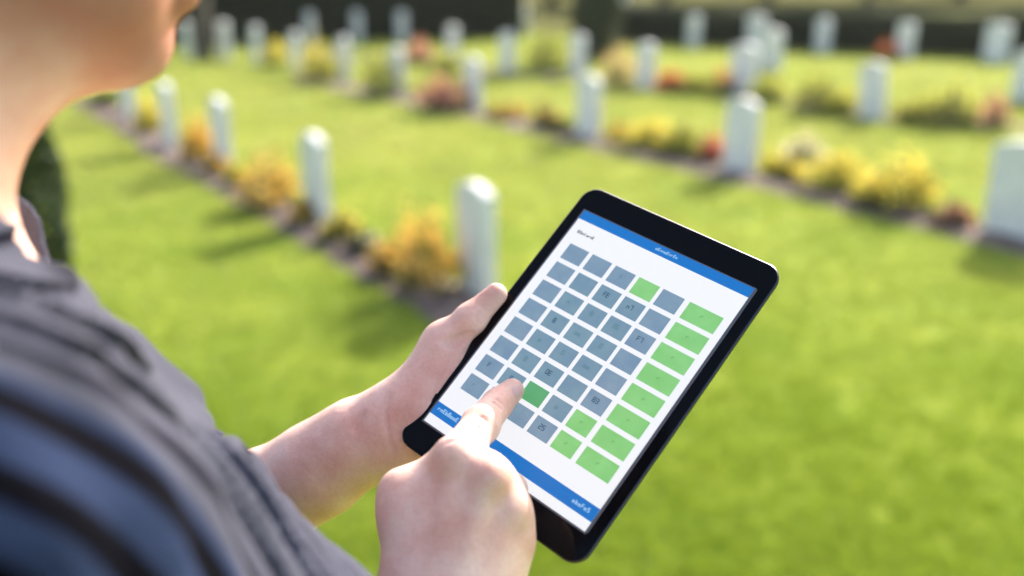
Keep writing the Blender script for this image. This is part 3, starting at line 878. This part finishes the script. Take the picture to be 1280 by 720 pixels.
# ---- shirt
class Shirt:
    pass
def infl(lst, d): 
    out = []
    for q, k in lst:
        if isinstance(q, Cone): out.append((Cone(q.a, q.b, q.ra + d, q.rb + d), k))
        else: out.append((Ell(q.c, q.r + d, q.M), k))
    return out
sleeve_l = [(Cone(LS, LS * .15 + LE * .85, .066, .062), .04)]
sleeve_r = [(Cone(RS, RS * .15 + RE * .85, .068, .064), .05)]
shirt_base = infl(torso, .012) + [
    (Cone(B(.008, .05, -.10), B(.060, .080, -.222), .040, .070), .06), (Cone(B(.008, -.05, -.10), B(.060, -.07, -.225), .038, .072), .06),
    (Ell(B(-.015, 0, -.40), (.105, .14, .20), (FW, RT, UP)), .08), (Cone(B(-.035, .135, -.075), B(.050, .120, -.20), .055, .066), .07), (Cone(B(-.03, .14, -.09), B(.01, .06, -.12), .055, .045), .07)] + sleeve_l + sleeve_r
shirt_f = Group(shirt_base)
BC = np.array([-0.136, 0.309, 2.004])
BW = [347.0, 64.89, 244.96, 168.87, 1.99, -96.63, 67.87, -7.36, -79.39, -33.37]   # how the cloth's curved bands run over chest and shoulder
neck_cut = Group([(Cone(B(-.08, 0, .16), B(-.055, 0, .012), .064, .070), .01), (Cone(B(.015, 0, .03), B(.055, -.008, -.070), .056, .018), .02)])
ncf = neck_cut.local(PIT, 5)
def band(p):
    q_ = (p - BC) / .1
    x_, y_, z_ = q_.T
    return sum(w_ * f_ for w_, f_ in zip(BW, [x_ ** 0, x_, y_, z_, x_ * x_, y_ * y_, z_ * z_, x_ * y_, y_ * z_, x_ * z_]))
def fold(p):
    q = p - PIT
    f = q @ FW; r = q @ RT; u = q @ UP
    d = .0032 * np.sin(55 * (u + .35 * r) + 18 * f + 3 * np.sin(16 * r)) * (1 / (1 + np.exp(-(f + .02) * 40)))
    d += .0030 * np.sin(38 * (u * .8 - r * .9) + 1.7 + 2.2 * np.sin(22 * u))
    d += .0016 * np.sin(110 * (u * .5 + r * .6 - f * .3) + 4 * np.sin(25 * r + 1))
    # deeper folds low on the front where the arms press the cloth
    w = np.exp(-((u + .30) / .09) ** 2)
    d += .009 * w * np.sin(70 * (r * .8 + u * .5) + 2 * np.sin(30 * u))
    return d
def shirt_post(p, d):
    bd = band(p)
    d = d + fold(p) + (.0028 * np.sin(bd * (2 * math.pi / 37) + 1.5 * np.sin(35 * ((p - PIT) @ RT))) + .0012 * np.sin(bd * (2 * math.pi / 15))) * np.clip((bd - 380) / 60, 0, 1) * np.clip((590 - bd) / 90, 0, 1)
    q = p - PIT
    d = smax(d, -ncf(p), .004)
    # hem
    d = smax(d, -(q @ UP) - .60, .006)
    return d
spv, spq = surface_nets(shirt_f, lo - .05, hi + .06, .0035, post=shirt_post, B=16)
M_shirt = mat("striped_cloth", (0.4, 0.4, 0.45), 0.85)
bsdf(M_shirt).inputs["Sheen Weight"].default_value = 0.0
bsdf(M_shirt).inputs["Specular IOR Level"].default_value = 0.03
sa = nd(M_shirt, "ShaderNodeAttribute", attribute_name="band")
rs_ = nd(M_shirt, "ShaderNodeValToRGB"); rs_.color_ramp.interpolation = 'EASE'
els = rs_.color_ramp.elements
LG, LB, DK, MG = (.080, .082, .112, 1), (.022, .034, .078, 1), (.003, .003, .006, 1), (.012, .012, .022, 1)
def rp(x): return x / 700.0
stops = [(0, LB), (100, LB), (108, DK), (142, DK), (150, LB), (198, LB), (206, DK), (243, DK), (252, LB), (298, LB), (305, DK), (333, DK), (341, LB), (366, LG), (375, LG), (380, MG), (390, MG),
         (397, LG), (412, LG), (417, MG), (424, MG), (430, LG), (450, LG), (455, MG), (462, LG), (494, LG), (500, (.02, .02, .03, 1)), (508, LG), (700, LG)]
for k, (pp, cc) in enumerate(stops):
    e = els[k] if k < 2 else els.new(rp(pp))
    e.position = rp(pp); e.color = cc

nz = nd(M_shirt, "ShaderNodeTexNoise"); nz.inputs["Scale"].default_value = 900
tcs = nd(M_shirt, "ShaderNodeTexCoord"); lk(M_shirt, tcs.outputs["Object"], nz.inputs["Vector"])
ms = nd(M_shirt, "ShaderNodeMix", data_type='RGBA', blend_type='MULTIPLY'); ms.inputs[0].default_value = .35
lk(M_shirt, sa.outputs["Fac"], rs_.inputs["Fac"]); lk(M_shirt, rs_.outputs["Color"], ms.inputs[6]); lk(M_shirt, nz.outputs["Fac"], ms.inputs[7])
lk(M_shirt, ms.outputs[2], bsdf(M_shirt).inputs["Base Color"])
bw = bump(M_shirt, 700, .5, .0006); b3 = bump(M_shirt, 35, .6, .006, prev=bw)
shirt = npmesh("shirt", spv, spq, M_shirt, person, smooth=True)
rr = band(spv)
rr += 4 * np.sin(30 * (spv @ UP)) + 3 * np.sin(45 * (spv @ RT) + 1)
low_ = 1 / (1 + np.exp(((spv - PIT) @ UP + .21) * 40)) * 1 / (1 + np.exp(-((spv - PIT) @ FW + .01) * 60))
rr -= low_ * (45 + 30 * np.sin(38 * ((spv - PIT) @ RT) + 30 * ((spv - PIT) @ UP)) + 14 * np.sin(90 * ((spv - PIT) @ UP)))
rr = np.where(rr > 505, 400 + (rr - 505) % 105, rr)
aa = shirt.data.attributes.new("band", 'FLOAT', 'POINT'); aa.data.foreach_set("value", (rr / 700).astype(np.float32))

# ---- trousers, shoes, hair, eyes (outside the photo, seen from elsewhere)
fz = ground_z
hipz = B(0, 0, -.60)[2]
def L_(r, f, z): return np.array([*(B(f, r, 0)[:2]), z])
tr = [(Ell(B(-.085, 0, -.58), (.13, .185, .13), (FW, RT, UP)), .05)]
for s in (1, -1):
    tr += chain([(L_(.095 * s, -.085, hipz - .02), .098), (L_(.10 * s, -.07, (hipz + fz) * .5), .070), (L_(.105 * s, -.10, fz + .07), .052)], .05)
tv, tq = surface_nets(Group(tr), lo - (.1, .1, 1.2), hi + .1, .008, B=12)
tv[:, 2] = np.maximum(tv[:, 2], fz + .045)
M_den = mat("dark_denim", (0.03, 0.045, 0.09), .85); noise_col(M_den, 60, (.02, .03, .06), (.05, .07, .13), 4)
npmesh("trousers", tv, tq, M_den, person, smooth=True)
M_shoe = mat("brown_leather", (0.08, 0.04, 0.025), .45)
for s in (1, -1):
    sh = [(Ell(L_(.105 * s, -.10, fz + .05), (.055, .042, .05), (FW, RT, UP)), .03), (Ell(L_(.11 * s, .02, fz + .035), (.11, .045, .035), (FW, RT, UP)), .03)]
    g_ = Group(sh); c_ = L_(.105 * s, -.02, fz + .05)
    v_, q_ = surface_nets(g_, c_ - .22, c_ + .22, .006, B=12); v_[:, 2] = np.maximum(v_[:, 2], fz + .003)
    npmesh("shoe", v_, q_, M_shoe, person, smooth=True)
M_hair = mat("dark_brown_hair", (0.035, 0.02, 0.012), .5)
hg = Group([(Ell(Hd(-.026, 0, .040), (.103, .086, .094), HAX), .02), (Ell(Hd(-.085, 0, -.02), (.04, .06, .06), HAX), .03), (Ell(Hd(-.125, 0, .01), (.04, .042, .042), HAX), .02)],
           cuts=[(Ell(Hd(.075, 0, -.05), (.085, .075, .115), HAX), .01), (Ell(Hd(.0, .085, -.045), (.03, .03, .05), HAX), .01), (Ell(Hd(.0, -.085, -.045), (.03, .03, .05), HAX), .01)])
def hair_post(p, d):
    q = (p - HO); return d + .0012 * np.sin(260 * (q @ RT) + 3 * np.sin(20 * (q @ HU))) * 1.0
hv, hq = surface_nets(hg, HO - .22, HO + .22, .003, post=hair_post, B=16)
npmesh("hair", hv, hq, M_hair, person, smooth=True)
M_eye = mat("eye_white", (0.75, 0.73, 0.7), .15); M_iris = mat("iris_brown", (0.06, 0.03, 0.015), .1)
for s in (1, -1):
    c_ = Hd(.0735, .0315 * s, -.001)
    ring, fc = [], []
    nu, nv_ = 16, 12
    gd = HF * .9 - HU * .43; gd /= np.linalg.norm(gd); s1 = np.cross(gd, HU); s1 /= np.linalg.norm(s1); s2 = np.cross(gd, s1)
    mi = []
    for a in range(nv_ + 1):
        th = math.pi * a / nv_
        for b in range(nu):
            ph = 2 * math.pi * b / nu
            ring.append(c_ + .0118 * (gd * math.cos(th) + (s1 * math.cos(ph) + s2 * math.sin(ph)) * math.sin(th)))
    for a in range(nv_):
        for b in range(nu):
            fc.append([a * nu + b, a * nu + (b + 1) % nu, (a + 1) * nu + (b + 1) % nu, (a + 1) * nu + b]); mi.append(1 if a < 2 else 0)
    npmesh("eye", ring, fc, [M_eye, M_iris], body, smooth=True, mi=mi)
tag(person, "person in a striped grey and navy shirt holding the tablet and pointing at its screen", "person")

M_glass = mat("black_glass", (0.004, 0.004, 0.005), 0.05, IOR=1.5, Specular_IOR_Level=0.1)
bump(M_glass, 60, 0.02, 0.0005)
M_shell = mat("dark_shell", (0.008, 0.008, 0.014), 0.35, Metallic=0.0)
M_rim = mat("chamfer_metal", (0.05, 0.05, 0.07), 0.35, Metallic=1.0)
def emis(name, c, s, coat=0.15):
    m = mat(name, tuple(x * .12 for x in c), 0.35)
    b = bsdf(m)
    b.inputs["Emission Color"].default_value = (*c, 1); b.inputs["Emission Strength"].default_value = s
    b.inputs["Coat Weight"].default_value = coat; b.inputs["Coat Roughness"].default_value = 0.05
    return m
ES = 0.305
def rrect(x0, y0, x1, y1, r, n=8):
    out = []
    for cx, cy, a0 in ((x1 - r, y1 - r, 0), (x0 + r, y1 - r, 90), (x0 + r, y0 + r, 180), (x1 - r, y0 + r, 270)):
        for k in range(n + 1):
            a = math.radians(a0 + 90 * k / n); out.append((cx + r * math.cos(a), cy + r * math.sin(a)))
    return out
tab = empty("tablet", T(.074, -.0985, -.0075))
bx0, bx1, by0, by1 = -.0108, .1588, -.2185, .0215
def loft(name, rings, m, cap_first=True, cap_last=True, smooth=False):
    V_, F_ = [], []; n = len(rings[0][0])
    for pts, w in rings: V_ += [T(a, b, w) for a, b in pts]
    for q in range(len(rings) - 1):
        for s in range(n): F_.append([q * n + s, q * n + (s + 1) % n, (q + 1) * n + (s + 1) % n, (q + 1) * n + s])
    if cap_first: F_.append(list(range(n))[::-1])
    if cap_last: F_.append([(len(rings) - 1) * n + s for s in range(n)])
    return npmesh(name, V_, F_, m, tab, smooth=smooth)
def ins(d, r=.0125): return rrect(bx0 + d, by0 + d, bx1 - d, by1 - d, max(r - d, .002), 10)
loft("shell", [(ins(.012), -.0076), (ins(.005), -.0074), (ins(.0018), -.0062), (ins(.0004), -.0042), (ins(0), -.0022)], M_shell, True, False, True)
loft("rim", [(ins(0), -.0022), (ins(0), -.0010), (ins(.0009), -.0002)], M_rim, False, False)
loft("bezel", [(ins(.0009), -.0002), (ins(.0013), -.00004)], M_glass, False, True)
# home button ring, camera dot
# picture area
scr_m = emis("lit_white", (0.86, 0.87, 0.90), ES)
scr = npmesh("screen", [T(0, -.197, .00008), T(.148, -.197, .00008), T(.148, 0, .00008), T(0, 0, .00008)], [[0, 1, 2, 3]], scr_m, tab)
edge_m = mat("screen_edge", (0.10, 0.10, 0.11), 0.4)
ew = .0013
V_, F_ = [], []
for (a, b, c, d) in ((-ew, -.197, 0, 0), (.148, -.197, .148 + ew * 1.7, 0), (-ew, 0, .148 + ew, ew * .6), (-ew, -.197 - ew, .148 + ew, -.197)):
    b0 = len(V_); V_ += [T(a, b, .00006), T(c, b, .00006), T(c, d, .00006), T(a, d, .00006)]; F_.append([b0, b0 + 1, b0 + 2, b0 + 3])
npmesh("screen_edge", V_, F_, edge_m, tab)
def flat(name, x0, y0, x1, y1, w, m, parent=scr, r=0):
    pts = rrect(x0, y0, x1, y1, r, 3) if r else [(x0, y0), (x1, y0), (x1, y1), (x0, y1)]
    return npmesh(name, [T(a, b, w) for a, b in pts], [list(range(len(pts)))], m, parent)
blue_m = emis("lit_blue", (0.0, 0.16, 0.53), ES)
flat("header_bar", 0, -.0078, .148, 0, .00016, blue_m)
flat("footer_bar", 0, -.1900, .148, -.1800, .00016, blue_m)
def tile_mat(name, c1, c2):
    m = emis(name, c1, ES)
    tc, n, r = noise_col(m, 90, c1, c2, 3, lo=.3, hi=.7, target=None)
    lk(m, r.outputs["Color"], bsdf(m).inputs["Emission Color"])
    return m
t_slate = tile_mat("lit_slate", (0.17, 0.27, 0.39), (0.22, 0.33, 0.42))
t_teal = tile_mat("lit_teal", (0.155, 0.265, 0.37), (0.19, 0.315, 0.385))
t_green = tile_mat("lit_green", (0.21, 0.55, 0.17), (0.26, 0.62, 0.22))
t_dgreen = tile_mat("lit_deep_green", (0.09, 0.36, 0.14), (0.10, 0.40, 0.17))
ink = emis("lit_ink", (0.03, 0.09, 0.15), ES); ink2 = emis("lit_soft_ink", (0.08, 0.20, 0.24), ES)
inkg = emis("lit_green_ink", (0.10, 0.33, 0.10), ES); inkw = emis("lit_pale_ink", (0.40, 0.62, 0.85), ES); inkk = emis("lit_black_ink", (0.02, 0.02, 0.025), ES)
def strokes(name, x, y, segs, s, th, m, parent, w=.00032):
    V_, F_ = [], []
    for (a, b, c, d) in segs:
        p, q = np.array([a, b]) * s, np.array([c, d]) * s
        t_ = q - p; L = np.linalg.norm(t_) + 1e-9; t_ = t_ / L; n_ = np.array([-t_[1], t_[0]]) * th / 2
        b0 = len(V_)
        for e in (p - n_ - t_ * th * .3, q - n_ + t_ * th * .3, q + n_ + t_ * th * .3, p + n_ - t_ * th * .3):
            V_.append(T(x + e[0], y + e[1], w + .00001 * len(F_)))
        F_.append([b0, b0 + 1, b0 + 2, b0 + 3])
    return npmesh(name, V_, F_, m, parent)
SEG = {'a': (0, 2, 1, 2), 'b': (1, 1, 1, 2), 'c': (1, 0, 1, 1), 'd': (0, 0, 1, 0), 'e': (0, 0, 0, 1), 'f': (0, 1, 0, 2), 'g': (0, 1, 1, 1)}
DIG = {'1': 'bc', '2': 'abged', '3': 'abgcd', '5': 'afgcd', '7': 'abc', '0': 'abcdef', '8': 'abcdefg', 'r': 'eg', 'n': 'egc', 'o': 'egcd', 'F': 'afge', 'E': 'afged', 'b': 'fegcd', 'l': 'ef'}
def word(name, x, y, txt, s, th, m, parent, gap=1.5):
    segs = []
    for k, ch in enumerate(txt):
        for c in DIG.get(ch, ''):
            a, b, cc, d = SEG[c]; segs.append((a + k * gap, b - 1, cc + k * gap, d - 1))
    return strokes(name, x, y, segs, s, th, m, parent)
cx = [.0170, .0384, .0598, .0809, .1018]
marks = {(0, 6): ('F', 1), (1, 2): ('n', 2), (1, 4): ('o', 2), (1, 5): ('8', 2), (0, 7): ('r', 2), (2, 1): ('FE', 1), (3, 1): ('n7', 1), (4, 2): ('F7', 1), (2, 3): ('oo', 2), (2, 4): ('0', 2),
         (3, 2): ('35', 2), (3, 3): ('0', 2), (2, 2): ('8', 2), (1, 6): ('F', 1), (2, 5): ('0E', 1), (3, 4): ('oo', 2), (1, 3): ('8', 1), (3, 6): ('o', 2), (4, 5): ('83', 1), (3, 7): ('25', 1), (2, 0): ('1', 2)}
for r_ in range(8):
    yc = -.0355 - r_ * .01737
    for c_ in range(6):
        x0, x1 = (cx[c_] - .0090, cx[c_] + .0090) if c_ < 5 else (.1150, .1422)
        green = c_ == 5 or (c_, r_) in ((3, 0), (4, 6), (4, 7))
        teal = c_ in (1, 2, 3) and 1 <= r_ <= 6
        m = t_green if green else (t_dgreen if (c_, r_) == (2, 6) else (t_teal if teal else t_slate))
        if (c_, r_) == (2, 6): m = t_dgreen
        t_ = flat("grid_tile", x0, yc - .0069, x1, yc + .0069, .00016, m, r=.0004)
        if green or (c_, r_) == (2, 6):
            if (c_, r_) not in ((3, 0), (2, 6)):
                word("tick_mark", (x0 + x1) / 2 - .0008, yc + .001, 'r', .0016, .0005, inkg, scr)
        elif (c_, r_) in marks:
            tx, k = marks[(c_, r_)]
            word("number_mark", (x0 + x1) / 2 - .0012 - .001 * len(tx), yc + .001, tx, .0017, .0007 if k == 1 else .0006, ink if k == 1 else ink2, scr, gap=1.6)
# small words of the app, too small to read in the photograph
word("caption_text", .0066, -.0176, "5EbnlornE", .00105, .0005, inkk, scr, gap=1.7)
word("header_text", .0690, -.0035, "oEnnoEnrEo", .0011, .00042, inkw, scr, gap=1.75)
word("footer_text", .0040, -.1840, "rnEb8ooE", .0014, .0006, inkw, scr, gap=1.8)
word("footer_text", .1290, -.1846, "oboFo5", .0013, .00055, inkw, scr, gap=1.9)
tag(tab, "black bezelled tablet held at a tilt, showing a grid of blue grey and green squares", "tablet")
